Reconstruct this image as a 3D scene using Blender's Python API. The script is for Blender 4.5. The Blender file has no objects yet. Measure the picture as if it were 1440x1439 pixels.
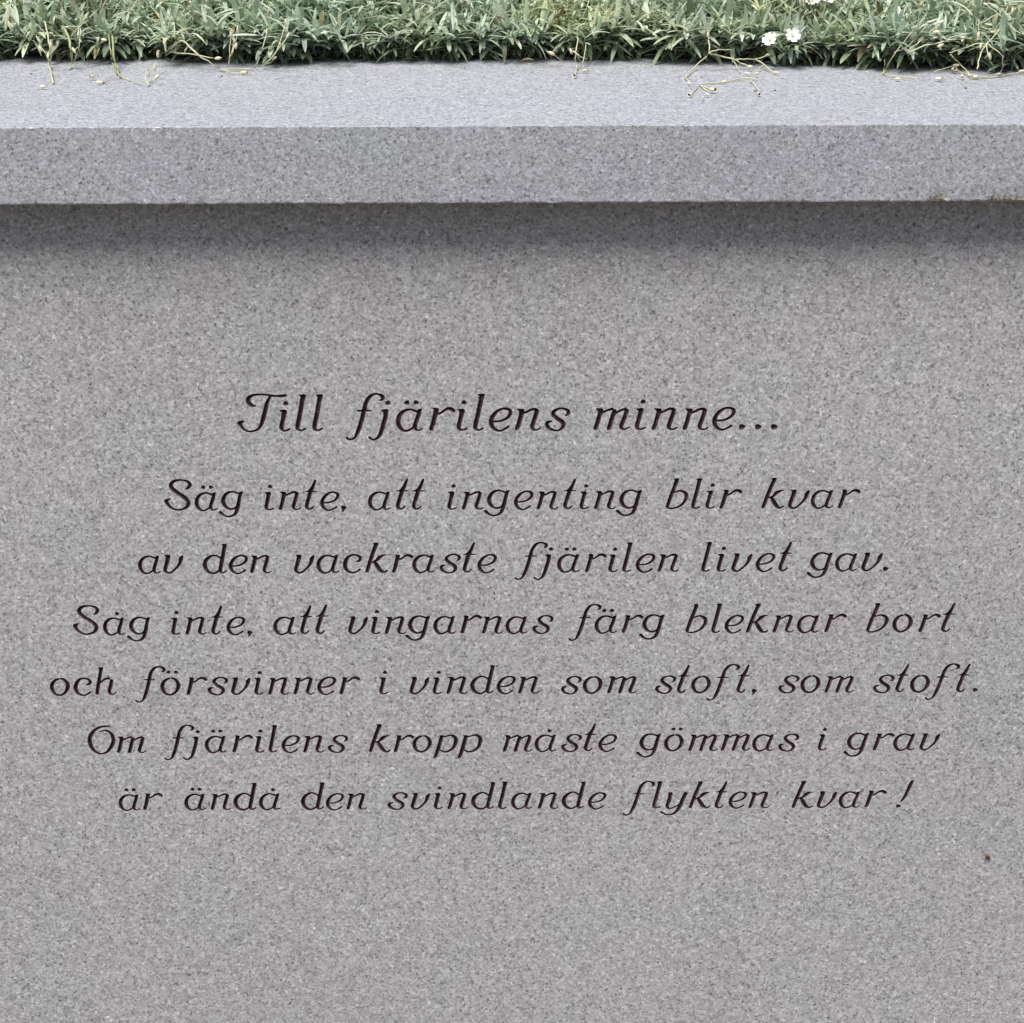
import bpy, bmesh, math, random
import numpy as np
from mathutils import Vector, Matrix
from mathutils.geometry import delaunay_2d_cdt

C = bpy.context.scene.collection
scene = bpy.context.scene
random.seed(7)
rng = np.random.default_rng(11)

# ------------------------------------------------------------------ camera
PITCH, ROLL = math.radians(21.95), math.radians(0.2)
fw = Vector((0, math.cos(PITCH), -math.sin(PITCH)))
rt = Vector((1, 0, 0))
up = Vector((0, math.sin(PITCH), math.cos(PITCH)))
rt2 = rt*math.cos(ROLL) - up*math.sin(ROLL)
up2 = up*math.cos(ROLL) + rt*math.sin(ROLL)
cd = bpy.data.cameras.new('camera')
cam = bpy.data.objects.new('camera', cd); C.objects.link(cam)
m = Matrix((rt2, up2, -fw)).transposed().to_4x4()
m.translation = Vector((0, -1.85502, 1.447595))
cam.matrix_world = m
cd.sensor_width = 36; cd.lens = 72; cd.clip_start = 0.05; cd.clip_end = 600
scene.camera = cam

# ------------------------------------------------------------------ light
SUN_EL, SUN_AZ = math.radians(64.5), math.radians(-32)      # azimuth: left of and behind the camera
w = bpy.data.worlds.new('World'); scene.world = w; w.use_nodes = True
nt = w.node_tree
bg = nt.nodes['Background']
sky = nt.nodes.new('ShaderNodeTexSky'); sky.sky_type = 'NISHITA'; sky.sun_disc = False
sky.sun_elevation = SUN_EL
sky.sun_rotation = math.radians(180) + SUN_AZ*-1
sky.air_density = 1.0; sky.dust_density = 4.5; sky.ozone_density = 1.0
nt.links.new(sky.outputs[0], bg.inputs[0]); bg.inputs[1].default_value = 0.05
sd = bpy.data.lights.new('sun', 'SUN'); sd.energy = 3.2; sd.angle = math.radians(28); sd.color = (1, .965, .94)
sun = bpy.data.objects.new('sun', sd); C.objects.link(sun)
sdir = Vector((math.sin(SUN_AZ)*math.cos(SUN_EL), -math.cos(SUN_AZ)*math.cos(SUN_EL), math.sin(SUN_EL)))
sun.rotation_euler = sdir.to_track_quat('Z', 'Y').to_euler()
vs = scene.view_settings
vs.view_transform = 'Standard'; vs.look = 'None'; vs.gamma = 1; vs.exposure = 0.84

# ------------------------------------------------------------------ helpers
def tag(o, label=None, cat=None, group=None, kind=None):
    if label: o['label'] = label
    if cat: o['category'] = cat
    if group: o['group'] = group
    if kind: o['kind'] = kind
    return o

def thing(name, label, cat, loc=(0, 0, 0), group=None):
    o = bpy.data.objects.new(name, None); C.objects.link(o); o.location = loc
    o.empty_display_size = .02
    return tag(o, label, cat, group)

def obj(name, me, mat=None, parent=None, smooth=False):
    o = bpy.data.objects.new(name, me); C.objects.link(o)
    if mat and not me.materials:
        me.materials.append(mat)
    if smooth:
        me.polygons.foreach_set('use_smooth', [True]*len(me.polygons))
    if parent:
        o.parent = parent
        o.matrix_parent_inverse = Matrix.Translation(-Vector(parent.location))
    return o

def mesh_from(verts, faces, name='m'):
    me = bpy.data.meshes.new(name); me.from_pydata([tuple(v) for v in verts], [], faces); me.update()
    return me

def mat_new(name):
    m = bpy.data.materials.new(name); m.use_nodes = True
    return m, m.node_tree, m.node_tree.nodes['Principled BSDF']

def N(nt, t, **kw):
    n = nt.nodes.new(t)
    for k, v in kw.items(): setattr(n, k, v)
    return n

def ramp(nt, stops, interp='LINEAR'):
    r = nt.nodes.new('ShaderNodeValToRGB'); r.color_ramp.interpolation = interp
    e = r.color_ramp.elements
    e[0].position, e[0].color = stops[0][0], (*stops[0][1], 1)
    e[1].position, e[1].color = stops[-1][0], (*stops[-1][1], 1)
    for p, c in stops[1:-1]:
        x = e.new(p); x.color = (*c, 1)
    return r

def mix(nt, kind, fac, a, b):
    n = nt.nodes.new('ShaderNodeMix'); n.data_type = 'RGBA'; n.blend_type = kind
    for s, v in ((n.inputs[0], fac), (n.inputs[6], a), (n.inputs[7], b)):
        if hasattr(v, 'links'): nt.links.new(v, s)
        elif isinstance(v, (int, float)): s.default_value = v
        else: s.default_value = (*v, 1)
    return n.outputs[2]

def g(v): return (v, v, v)

# ------------------------------------------------------------------ materials
def granite(name, base, contrast=1.0, grain=1.0, rough=.62, bump=.25, dark=1.0, spec=.35, pits=False):
    m, nt, b = mat_new(name)
    L = nt.links.new
    tc = N(nt, 'ShaderNodeTexCoord')
    # slight domain warp so that the grains are ragged
    wn = N(nt, 'ShaderNodeTexNoise'); wn.inputs['Scale'].default_value = 420/grain; wn.inputs['Detail'].default_value = 1
    L(tc.outputs['Object'], wn.inputs['Vector'])
    wv = N(nt, 'ShaderNodeVectorMath', operation='MULTIPLY_ADD')
    L(wn.outputs['Color'], wv.inputs[0]); wv.inputs[1].default_value = (.0022*grain,)*3; L(tc.outputs['Object'], wv.inputs[2])
    def vor(scale):
        v = N(nt, 'ShaderNodeTexVoronoi'); v.inputs['Scale'].default_value = scale/grain
        L(wv.outputs[0], v.inputs['Vector'])
        s = N(nt, 'ShaderNodeSeparateColor'); L(v.outputs['Color'], s.inputs[0])
        return s
    c = contrast
    r = base
    v1 = vor(440)
    g1 = ramp(nt, [(0, [x*(1-.28*c) for x in r]), (.3, [x*(1-.06*c) for x in r]), (.75, [x*(1+.07*c) for x in r]), (1, [min(1, x*(1+.3*c)) for x in r])])
    L(v1.outputs[0], g1.inputs[0])
    v2 = vor(760)
    g2 = ramp(nt, [(0, g(1-.22*c)), (.5, g(1)), (1, g(1+.16*c))])
    L(v2.outputs[1], g2.inputs[0])
    col = mix(nt, 'MULTIPLY', 1.0, g1.outputs[0], g2.outputs[0])
    # mid scale mottling
    n1 = N(nt, 'ShaderNodeTexNoise'); n1.inputs['Scale'].default_value = 95/grain; n1.inputs['Detail'].default_value = 4; n1.inputs['Roughness'].default_value = .65
    L(tc.outputs['Object'], n1.inputs['Vector'])
    g3 = ramp(nt, [(.28, g(1-.14*c)), (.5, g(1)), (.72, g(1+.10*c))])
    L(n1.outputs[0], g3.inputs[0])
    col = mix(nt, 'MULTIPLY', 1.0, col, g3.outputs[0])
    # dark biotite flecks, some bright feldspar grains
    v3 = vor(520)
    d3 = ramp(nt, [(0, g(.42)), (.035*dark, g(.5)), (.06*dark, g(1)), (.955, g(1)), (.975, g(1.33)), (1, g(1.45))])
    L(v3.outputs[2], d3.inputs[0])
    col = mix(nt, 'MULTIPLY', .85, col, d3.outputs[0])
    v4 = vor(800)
    d4 = ramp(nt, [(0, g(.4)), (.03*dark, g(.55)), (.05*dark, g(1)), (1, g(1))])
    L(v4.outputs[0], d4.inputs[0])
    col = mix(nt, 'MULTIPLY', .8, col, d4.outputs[0])
    if pits:      # scattered flat pits left by the flame finish
        vp = N(nt, 'ShaderNodeTexVoronoi'); vp.inputs['Scale'].default_value = 42
        mpn = N(nt, 'ShaderNodeMapping'); mpn.inputs['Scale'].default_value = (1, 1.3, 1.3)
        L(wv.outputs[0], mpn.inputs[0]); L(mpn.outputs[0], vp.inputs['Vector'])
        sc_ = N(nt, 'ShaderNodeSeparateColor'); L(vp.outputs['Color'], sc_.inputs[0])
        lt = N(nt, 'ShaderNodeMath', operation='LESS_THAN'); L(sc_.outputs[0], lt.inputs[0]); lt.inputs[1].default_value = .22
        dm = N(nt, 'ShaderNodeMapRange'); L(vp.outputs['Distance'], dm.inputs[0]); dm.inputs[1].default_value = .16; dm.inputs[2].default_value = .09
        mu = N(nt, 'ShaderNodeMath', operation='MULTIPLY'); L(lt.outputs[0], mu.inputs[0]); L(dm.outputs[0], mu.inputs[1])
        col = mix(nt, 'MULTIPLY', mu.outputs[0], col, (.62, .60, .58))
    # broad hue drift: violet grey against greenish grey
    n2 = N(nt, 'ShaderNodeTexNoise'); n2.inputs['Scale'].default_value = 11; n2.inputs['Detail'].default_value = 3
    L(tc.outputs['Object'], n2.inputs['Vector'])
    g4 = ramp(nt, [(.36, (1.012, .994, 1.012)), (.5, (1, 1, 1)), (.64, (.99, 1.004, .992))])
    L(n2.outputs[0], g4.inputs[0])
    col = mix(nt, 'MULTIPLY', 1.0, col, g4.outputs[0])
    n3 = N(nt, 'ShaderNodeTexNoise'); n3.inputs['Scale'].default_value = 3.2; n3.inputs['Detail'].default_value = 4
    L(tc.outputs['Object'], n3.inputs['Vector'])
    g5 = ramp(nt, [(.3, g(.965)), (.7, g(1.03))])
    L(n3.outputs[0], g5.inputs[0])
    col = mix(nt, 'MULTIPLY', 1.0, col, g5.outputs[0])
    L(col, b.inputs['Base Color'])
    b.inputs['Roughness'].default_value = rough
    b.inputs['Specular IOR Level'].default_value = spec
    bn = N(nt, 'ShaderNodeTexNoise'); bn.inputs['Scale'].default_value = 330/grain; bn.inputs['Detail'].default_value = 3
    L(tc.outputs['Object'], bn.inputs['Vector'])
    bp = N(nt, 'ShaderNodeBump'); bp.inputs['Strength'].default_value = bump; bp.inputs['Distance'].default_value = .0012
    L(bn.outputs[0], bp.inputs['Height']); L(bp.outputs[0], b.inputs['Normal'])
    return m

M = {}
M['granite'] = granite('honed_granite', (.370, .372, .384), 1.04, 1.1, .6, .2, 1.0)
M['coping'] = granite('flamed_granite', (.338, .352, .384), .95, 1.0, .42, .35, 1.0, .6, pits=True)
M['broken'] = granite('rust_stained_granite', (.47, .44, .39), 1.3, 1.2, .85, .6, 1.5)

# letter paint: brown black, worn thin in places
m, nt, b = mat_new('letter_paint'); L = nt.links.new
tc = N(nt, 'ShaderNodeTexCoord')
n = N(nt, 'ShaderNodeTexNoise'); n.inputs['Scale'].default_value = 260; n.inputs['Detail'].default_value = 3
L(tc.outputs['Object'], n.inputs['Vector'])
r = ramp(nt, [(.35, (.014, .008, .009)), (.58, (.026, .014, .016)), (.70, (.06, .040, .041)), (.82, (.14, .11, .108))])
L(n.outputs[0], r.inputs[0])
# the paint sits in the bottom of the cut: the outer lip of the groove is bare stone
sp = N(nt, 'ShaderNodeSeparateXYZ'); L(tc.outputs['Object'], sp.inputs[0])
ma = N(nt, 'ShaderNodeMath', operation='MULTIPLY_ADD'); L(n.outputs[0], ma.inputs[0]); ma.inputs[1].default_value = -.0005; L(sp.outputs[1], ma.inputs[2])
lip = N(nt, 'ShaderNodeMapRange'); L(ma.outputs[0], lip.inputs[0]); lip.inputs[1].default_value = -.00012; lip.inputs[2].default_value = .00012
v = N(nt, 'ShaderNodeTexVoronoi'); v.inputs['Scale'].default_value = 460; L(tc.outputs['Object'], v.inputs['Vector'])
vs_ = N(nt, 'ShaderNodeSeparateColor'); L(v.outputs['Color'], vs_.inputs[0])
st = ramp(nt, [(0, (.24, .20, .20)), (1, (.46, .41, .41))]); L(vs_.outputs[0], st.inputs[0])
# light put into the paint colour: brown lit upper walls, dark shaded bottom
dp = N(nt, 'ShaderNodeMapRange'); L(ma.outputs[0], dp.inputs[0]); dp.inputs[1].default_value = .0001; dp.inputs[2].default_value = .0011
lit_paint = mix(nt, 'ADD', 1.0, r.outputs[0], (.036, .024, .024))
pc = mix(nt, 'MIX', dp.outputs[0], lit_paint, r.outputs[0])
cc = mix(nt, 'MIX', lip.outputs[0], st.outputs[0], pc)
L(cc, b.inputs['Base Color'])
b.inputs['Roughness'].default_value = .8; b.inputs['Specular IOR Level'].default_value = .2
M['paint'] = m

def leafmat(name, stops, transl=.38):
    m, nt, b = mat_new(name); L = nt.links.new
    at = N(nt, 'ShaderNodeAttribute', attribute_name='tone')
    r = ramp(nt, stops); L(at.outputs['Fac'], r.inputs[0])
    tc = N(nt, 'ShaderNodeTexCoord')
    n = N(nt, 'ShaderNodeTexNoise'); n.inputs['Scale'].default_value = 300; n.inputs['Detail'].default_value = 2
    L(tc.outputs['Object'], n.inputs['Vector'])
    g1 = ramp(nt, [(.3, g(.85)), (.7, g(1.15))]); L(n.outputs[0], g1.inputs[0])
    col = mix(nt, 'MULTIPLY', 1.0, r.outputs[0], g1.outputs[0])
    n2 = N(nt, 'ShaderNodeTexNoise'); n2.inputs['Scale'].default_value = 8; n2.inputs['Detail'].default_value = 3
    L(tc.outputs['Object'], n2.inputs['Vector'])
    g2 = ramp(nt, [(.40, (.95, .99, 1.0)), (.55, (1, 1, .98)), (.70, (1.07, 1.03, .82))]); L(n2.outputs[0], g2.inputs[0])
    col = mix(nt, 'MULTIPLY', 1.0, col, g2.outputs[0])
    L(col, b.inputs['Base Color'])
    b.inputs['Roughness'].default_value = .6; b.inputs['Specular IOR Level'].default_value = .35
    b.inputs['Sheen Weight'].default_value = .25; b.inputs['Sheen Roughness'].default_value = .5
    tr = N(nt, 'ShaderNodeBsdfTranslucent'); L(col, tr.inputs[0])
    ms = N(nt, 'ShaderNodeMixShader'); ms.inputs[0].default_value = transl
    L(b.outputs[0], ms.inputs[1]); L(tr.outputs[0], ms.inputs[2])
    L(ms.outputs[0], nt.nodes['Material Output'].inputs[0])
    return m
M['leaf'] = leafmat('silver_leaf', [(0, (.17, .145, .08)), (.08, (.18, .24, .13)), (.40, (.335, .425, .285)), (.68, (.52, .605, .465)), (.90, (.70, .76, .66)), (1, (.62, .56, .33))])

def simple(name, a, b_, scale=200, rough=.7, transl=0):
    m, nt, b = mat_new(name); L = nt.links.new
    tc = N(nt, 'ShaderNodeTexCoord')
    n = N(nt, 'ShaderNodeTexNoise'); n.inputs['Scale'].default_value = scale; n.inputs['Detail'].default_value = 4
    L(tc.outputs['Object'], n.inputs['Vector'])
    r = ramp(nt, [(.3, a), (.7, b_)]); L(n.outputs[0], r.inputs[0]); L(r.outputs[0], b.inputs['Base Color'])
    b.inputs['Roughness'].default_value = rough; b.inputs['Specular IOR Level'].default_value = .3
    if transl:
        tr = N(nt, 'ShaderNodeBsdfTranslucent'); L(r.outputs[0], tr.inputs[0])
        ms = N(nt, 'ShaderNodeMixShader'); ms.inputs[0].default_value = transl
        L(b.outputs[0], ms.inputs[1]); L(tr.outputs[0], ms.inputs[2]); L(ms.outputs[0], nt.nodes['Material Output'].inputs[0])
    return m
M['soil'] = simple('dark_soil', (.02, .016, .012), (.07, .055, .04), 60, .95)
M['gravel'] = simple('grey_gravel', (.07, .06, .048), (.14, .125, .105), 90, .9)
M['stalk'] = simple('straw_green_stalk', (.36, .37, .22), (.56, .55, .38), 120)
M['green_stalk'] = simple('green_stalk', (.20, .24, .12), (.34, .37, .22), 120)
M['pod'] = simple('cream_seed_pod', (.50, .46, .31), (.72, .69, .54), 260)
M['podgap'] = simple('pod_mouth', (.05, .035, .02), (.12, .09, .05), 300)
M['petal'] = simple('white_petal', (.78, .79, .78), (.88, .88, .87), 200, .6, .3)
M['stamen'] = simple('flower_heart', (.42, .46, .16), (.62, .62, .25), 400)
M['dry'] = simple('dry_leaf', (.55, .47, .22), (.72, .66, .40), 200)
M['dark'] = simple('dark_debris', (.03, .025, .02), (.09, .075, .06), 300)
M['bug'] = simple('red_brown_shell', (.06, .012, .008), (.16, .03, .018), 500, .4)

# ------------------------------------------------------------------ setting
ZT = 1.0839          # top of the coping
ZB = 1.0130          # its lower edge
YF = -0.032           # its face
def sheet(name, x0, x1, y0, y1, z, mat):
    o = obj(name, mesh_from([(x0, y0, z), (x1, y0, z), (x1, y1, z), (x0, y1, z)], [(0, 1, 2, 3)]), mat)
    return tag(o, kind='structure')
sheet('ground', -200, 200, -200, 200, 0, M['gravel'])
tag(bpy.data.objects['ground'], 'pale grey gravel ground in front of and around the memorial wall', 'ground')

# bed of soil behind the coping
nx, ny = 90, 24
vv = []; ff = []
for j in range(ny+1):
    for i in range(nx+1):
        x = -2 + 4*i/nx; y = .44 + 1.56*j/ny
        z = 1.068 + .010*math.sin(x*7.1+y*3)*math.cos(y*9) + random.uniform(-.004, .004)
        vv.append((x, y, z))
for j in range(ny):
    for i in range(nx):
        a = j*(nx+1)+i; ff.append((a, a+1, a+nx+2, a+nx+1))
soil = tag(obj('soil', mesh_from(vv, ff), M['soil'], smooth=True), 'dark soil of the raised planting bed behind the ledge', 'soil', kind='structure')

# ------------------------------------------------------------------ lettering: hand drawn italic strokes (x, y, width), x-height = 1
G = {}
TALL = 'SgtbkrvcoöhOpy!d'        # drawn from smaller lettering: brought to the same x-height
def glyph(ch, adv, *strokes, dots=()):
    q = 1.05 if ch in TALL else 1.0
    G[ch] = (adv*q, [[(x*q, y*q, w*q) for x, y, w in s] for s in strokes], [(x*q, y*q, r*q) for x, y, r in dots])
def bar(x0, y0, w0, x1, y1, w1): return [(x0, y0, w0), ((x0+x1)/2-.035, (y0+y1)/2, (w0+w1)/2), (x1-.07, y1, w1)]
glyph('T', 2.04,
 [(.85,1.2,.06),(.69,1.22,.145),(.545,1.36,.19),(.545,1.545,.19),(.71,1.69,.12),(.96,1.745,.08),(1.29,1.74,.075),(1.62,1.69,.09),(1.945,1.665,.1),(2.2,1.69,.13),(2.28,1.74,.05)],
 [(1.545,1.655,.09),(1.38,1.33,.15),(1.27,.91,.175),(1.16,.545,.175),(1.02,.2,.125),(.82,.02,.09),(.49,-.045,.075),(.27,.055,.09),(.13,.24,.13),(.07,.36,.18),(.27,.455,.06)])
I_ST = [(.285,.98,.19),(.25,.82,.19),(.17,.47,.18),(.10,.16,.18),(.165,.02,.11),(.31,.01,.07),(.44,.065,.08),(.50,.11,.05)]
glyph('i', .80, I_ST, bar(.07,1.01,.04,.40,1.0,.06), [(.06,1.0,.03),(.17,.95,.09),(.26,.85,.12)], dots=[(.36,1.345,.115)])
glyph('l', .84, [(.43,1.71,.2),(.385,1.5,.19),(.24,.8,.19),(.10,.18,.18),(.17,.02,.11),(.30,.01,.07),(.42,.07,.08),(.47,.11,.05)],
 bar(.25,1.735,.04,.61,1.725,.06), [(.24,1.73,.03),(.34,1.68,.09),(.41,1.57,.13)])
F_ST = [(1.145,1.45,.05),(1.27,1.52,.14),(1.27,1.65,.16),(1.09,1.75,.09),(.91,1.76,.09),(.69,1.63,.15),(.51,1.34,.17),(.42,1.01,.175),(.33,.65,.18),(.20,.21,.18),(.07,-.12,.16),(-.05,-.35,.10),(-.24,-.46,.08),(-.38,-.43,.09),(-.45,-.35,.07)]
glyph('f', 1.2, F_ST, [(.10,.945,.06),(.42,.96,.09),(.74,.945,.05)])
glyph('j', .78, [(.27,.98,.2),(.235,.65,.18),(.13,.28,.18),(.02,-.08,.17),(-.11,-.32,.12),(-.33,-.46,.08),(-.5,-.38,.09),(-.55,-.31,.06)],
 bar(.07,1.0,.04,.42,1.0,.06), [(.06,.99,.03),(.16,.95,.09),(.25,.85,.12)], dots=[(.375,1.345,.115)])
A_ST = ([(.95,.91,.1),(.84,.96,.1),(.62,1.02,.09),(.36,.945,.14),(.15,.73,.18),(.075,.44,.195),(.13,.18,.175),(.29,0,.12),(.47,-.02,.09),(.67,.07,.085),(.84,.22,.09)],
 [(1.08,.99,.15),(1.0,.69,.17),(.88,.36,.17),(.84,.145,.16),(.91,.02,.10),(1.05,.02,.07),(1.2,.1,.05)], [(1.0,.98,.06),(1.09,1.02,.06),(1.18,1.03,.04)])
glyph('a', 1.54, *A_ST)
glyph('ä', 1.54, *A_ST, dots=[(.50,1.35,.115),(.92,1.35,.115)])
glyph('å', 1.54, *A_ST, dots=[(.82,1.29,.115)])
glyph('r', 1.24, [(.37,.97,.18),(.3,.7,.18),(.2,.3,.18),(.11,.03,.17)], bar(.22,1.02,.04,.46,.99,.06), [(.22,1.01,.03),(.30,.94,.1),(.34,.82,.13)],
 [(.34,.72,.1),(.55,.8,.085),(.72,.93,.1),(.86,.99,.13),(1.0,.97,.16),(1.12,.88,.15)])
glyph('e', 1.22, [(.17,.41,.08),(.5,.44,.09),(.8,.58,.11),(.95,.78,.15),(.93,.95,.14),(.76,1.03,.10),(.55,1.02,.10),(.29,.85,.15),(.11,.58,.18),(.07,.33,.185),(.16,.11,.15),(.36,-.03,.1),(.55,-.02,.08),(.76,.09,.09),(.87,.17,.10)])
N1 = [(.35,.97,.18),(.27,.65,.18),(.18,.3,.18),(.09,.03,.17)]
NS = bar(.13,1.025,.04,.46,1.0,.06); NF = [(.13,1.01,.03),(.24,.95,.1),(.31,.82,.13)]
glyph('n', 1.48, N1, NS, NF, [(.33,.78,.1),(.55,.89,.09),(.78,1.0,.11),(.98,1.01,.13)],
 [(1.03,.97,.17),(.97,.72,.18),(.87,.4,.18),(.80,.15,.17),(.87,.02,.1),(1.05,.01,.065),(1.19,.11,.055)])
glyph('s', 1.37, [(.96,.68,.05),(1.09,.78,.14),(1.09,.93,.14),(.89,1.04,.09),(.67,1.04,.085),(.46,.92,.145),(.4,.76,.17),(.56,.56,.18),(.82,.38,.19),(.89,.2,.17),(.75,.02,.10),(.53,-.04,.08),(.24,.05,.13),(.11,.22,.165),(.15,.36,.14),(.33,.42,.06)])
glyph('m', 1.98, N1, NS, NF, [(.34,.78,.1),(.62,.93,.09),(.88,1.01,.12)], [(.98,.93,.17),(.88,.6,.18),(.78,.25,.18),(.71,.02,.17)],
 [(.98,.77,.1),(1.25,.93,.09),(1.48,1.01,.12)], [(1.55,.95,.17),(1.47,.65,.18),(1.35,.32,.18),(1.29,.13,.17),(1.36,.02,.1),(1.5,.01,.065),(1.68,.12,.055)])
glyph('S', 1.69, [(1.16,1.18,.05),(1.31,1.28,.15),(1.39,1.44,.18),(1.27,1.62,.12),(.96,1.70,.09),(.61,1.65,.14),(.41,1.46,.19),(.45,1.24,.2),(.69,1.0,.19),(1.0,.77,.2),(1.22,.54,.2),(1.24,.32,.19),(1.08,.13,.13),(.76,.02,.09),(.45,.07,.10),(.22,.26,.15),(.1,.48,.18),(.12,.56,.15),(.33,.65,.05)])
glyph('g', 1.42, [(.95,.9,.1),(.78,.97,.09),(.55,1.02,.09),(.27,.91,.15),(.1,.64,.19),(.08,.4,.195),(.2,.16,.15),(.43,.04,.1),(.67,.1,.09),(.82,.26,.09)],
 [(1.03,.97,.16),(.94,.67,.17),(.84,.24,.18),(.74,-.1,.17),(.59,-.29,.12),(.31,-.38,.085),(.08,-.31,.1),(-.1,-.15,.15),(-.13,-.1,.12)], [(.96,.95,.06),(1.04,1.0,.06),(1.12,1.03,.04)])
glyph('t', .86, [(.61,1.67,.08),(.55,1.5,.13),(.45,1.25,.16),(.33,1.0,.19),(.22,.64,.185),(.11,.28,.18),(.1,.12,.16),(.2,.02,.1),(.35,.06,.08),(.46,.18,.065)],
 [(.06,1.02,.05),(.36,1.02,.085),(.66,1.02,.05)], [(.12,1.02,.03),(.29,1.1,.09),(.40,1.24,.1)])
glyph('b', 1.45, [(.58,1.60,.18),(.43,1.12,.18),(.24,.55,.18),(.1,.08,.15)], bar(.42,1.635,.04,.73,1.625,.06), [(.42,1.63,.03),(.51,1.57,.09),(.56,1.47,.12)],
 [(.46,.87,.06),(.60,.94,.08),(.80,.97,.10),(1.02,.84,.17),(1.09,.64,.18),(.98,.36,.14),(.74,.12,.1),(.42,0,.085),(.18,0,.085),(.08,.06,.07)])
glyph('k', 1.46, [(.62,1.63,.19),(.42,1.09,.18),(.22,.49,.18),(.08,.03,.16)], bar(.46,1.655,.04,.78,1.65,.06), [(.46,1.65,.03),(.55,1.58,.09),(.59,1.48,.12)],
 [(.33,.55,.06),(.56,.65,.10),(.76,.84,.2),(.95,.96,.11),(1.14,1.0,.03)], [(.48,.64,.13),(.62,.37,.2),(.8,.09,.18),(.97,0,.1),(1.16,.1,.075)])
glyph('v', 1.30, [(.32,.97,.19),(.25,.69,.2),(.13,.3,.18),(.1,.13,.16),(.22,.01,.11),(.42,.04,.09),(.7,.29,.1),(.89,.55,.15),(.96,.78,.2),(1.03,.93,.12),(1.06,1.0,.04)],
 bar(.14,1.0,.04,.44,1.0,.06), [(.13,1.0,.03),(.22,.94,.1),(.29,.82,.12)])
glyph('c', 1.22, [(.67,.61,.05),(.85,.67,.14),(.91,.82,.15),(.77,.96,.11),(.48,.99,.1),(.24,.84,.16),(.1,.53,.2),(.1,.29,.19),(.22,.08,.14),(.48,-.02,.09),(.69,.05,.085),(.86,.17,.11)])
O_ST = [(.55,.98,.1),(.78,.92,.13),(.93,.68,.19),(.93,.43,.19),(.78,.16,.13),(.5,-.01,.1),(.23,.07,.135),(.1,.3,.19),(.1,.6,.19),(.28,.87,.14),(.55,.98,.1)]
glyph('o', 1.38, O_ST)
glyph('ö', 1.38, O_ST, dots=[(.47,1.34,.105),(.87,1.34,.105)])
glyph('h', 1.48, [(.44,1.61,.17),(.27,.9,.17),(.16,.4,.18),(.09,.04,.17)], bar(.28,1.645,.04,.59,1.635,.06), [(.28,1.64,.03),(.36,1.58,.09),(.41,1.48,.12)],
 [(.30,.70,.08),(.6,.95,.1),(.84,.98,.12)], [(.95,.88,.17),(.88,.55,.18),(.78,.22,.17),(.82,.05,.13),(.98,.02,.07),(1.16,.14,.055)])
glyph('O', 1.72, [(1.33,1.6,.05),(1.04,1.65,.11),(.74,1.59,.12),(.43,1.39,.17),(.17,1.04,.2),(.11,.65,.21),(.2,.3,.19),(.39,.04,.13),(.7,-.07,.09),(1.0,.04,.12),(1.26,.34,.19),(1.41,.69,.2),(1.39,1.04,.18),(1.24,1.28,.13),(1.0,1.39,.09),(.72,1.31,.06)])
glyph('d', 1.48, [(.94,.84,.09),(.73,.98,.09),(.51,1.0,.1),(.24,.82,.17),(.1,.57,.2),(.1,.33,.2),(.24,.08,.15),(.51,-.02,.1),(.73,.08,.09),(.86,.2,.08)],
 [(1.2,1.61,.17),(1.12,1.27,.18),(1.0,.73,.19),(.9,.29,.18),(.88,.12,.16),(.96,.02,.1),(1.1,.06,.07),(1.2,.14,.06)], bar(1.04,1.645,.04,1.34,1.635,.06), [(1.04,1.64,.03),(1.12,1.58,.09),(1.17,1.48,.12)])
glyph('p', 1.46, [(.33,.95,.18),(.25,.6,.19),(.1,.07,.19),(-.02,-.28,.16),(-.1,-.37,.1)], bar(-.22,-.415,.03,.08,-.39,.05), bar(.16,.98,.04,.42,.96,.07),
 [(.32,.88,.09),(.55,.94,.08),(.85,1.01,.11),(1.08,.85,.19),(1.1,.57,.2),(.94,.2,.14),(.57,-.02,.1),(.3,.05,.08),(.14,.18,.07)])
glyph('y', 1.40, [(.27,.95,.2),(.2,.54,.2),(.09,.15,.17),(.18,-.01,.11),(.42,.02,.08),(.80,.25,.08)], bar(.14,.99,.04,.4,.98,.06),
 [(1.12,.95,.2),(.97,.6,.2),(.83,.17,.2),(.64,-.2,.16),(.37,-.4,.1),(.07,-.42,.085),(-.15,-.31,.1),(-.28,-.23,.09)], bar(.98,.97,.04,.1*12.2,1.0,.05))
glyph('!', .8, [(.80,1.67,.13),(.7,1.4,.19),(.45,.7,.15),(.27,.37,.10)], dots=[(.12,.08,.12)])
glyph('.', .83, dots=[(.15,.1,.145)])
glyph(',', .83, [(.13,.03,.16),(.10,-.07,.1),(.05,-.15,.04)], dots=[(.13,.1,.135)])
PAIR = {'rg': 1.30, 'är': 1.54, 'fj': 1.20, 'fä': 1.06, 'fö': 1.06, 'fl': 1.34, 'ft': 1.34, 'kt': 1.62, 'ei': 1.27, 'ri': 1.36, 'e.': 1.34, 'e,': 1.14, 't.': 1.0, 't,': .95, 'v.': 1.30}

def spline(pts, n=5):
    P = np.array(pts, float); k = len(P)
    out = []
    closed = np.allclose(P[0], P[-1])
    for i in range(k-1):
        p0 = P[i-1] if i > 0 else (P[-2] if closed else 2*P[0]-P[1])
        p1, p2 = P[i], P[i+1]
        p3 = P[i+2] if i+2 < k else (P[1] if closed else 2*P[-1]-P[-2])
        for t in np.arange(n)/n:
            out.append(.5*((2*p1)+(-p0+p2)*t+(2*p0-5*p1+4*p2-p3)*t*t+(-p0+3*p1-3*p2+p3)*t**3))
    out.append(P[-1])
    return np.array(out)

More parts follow.
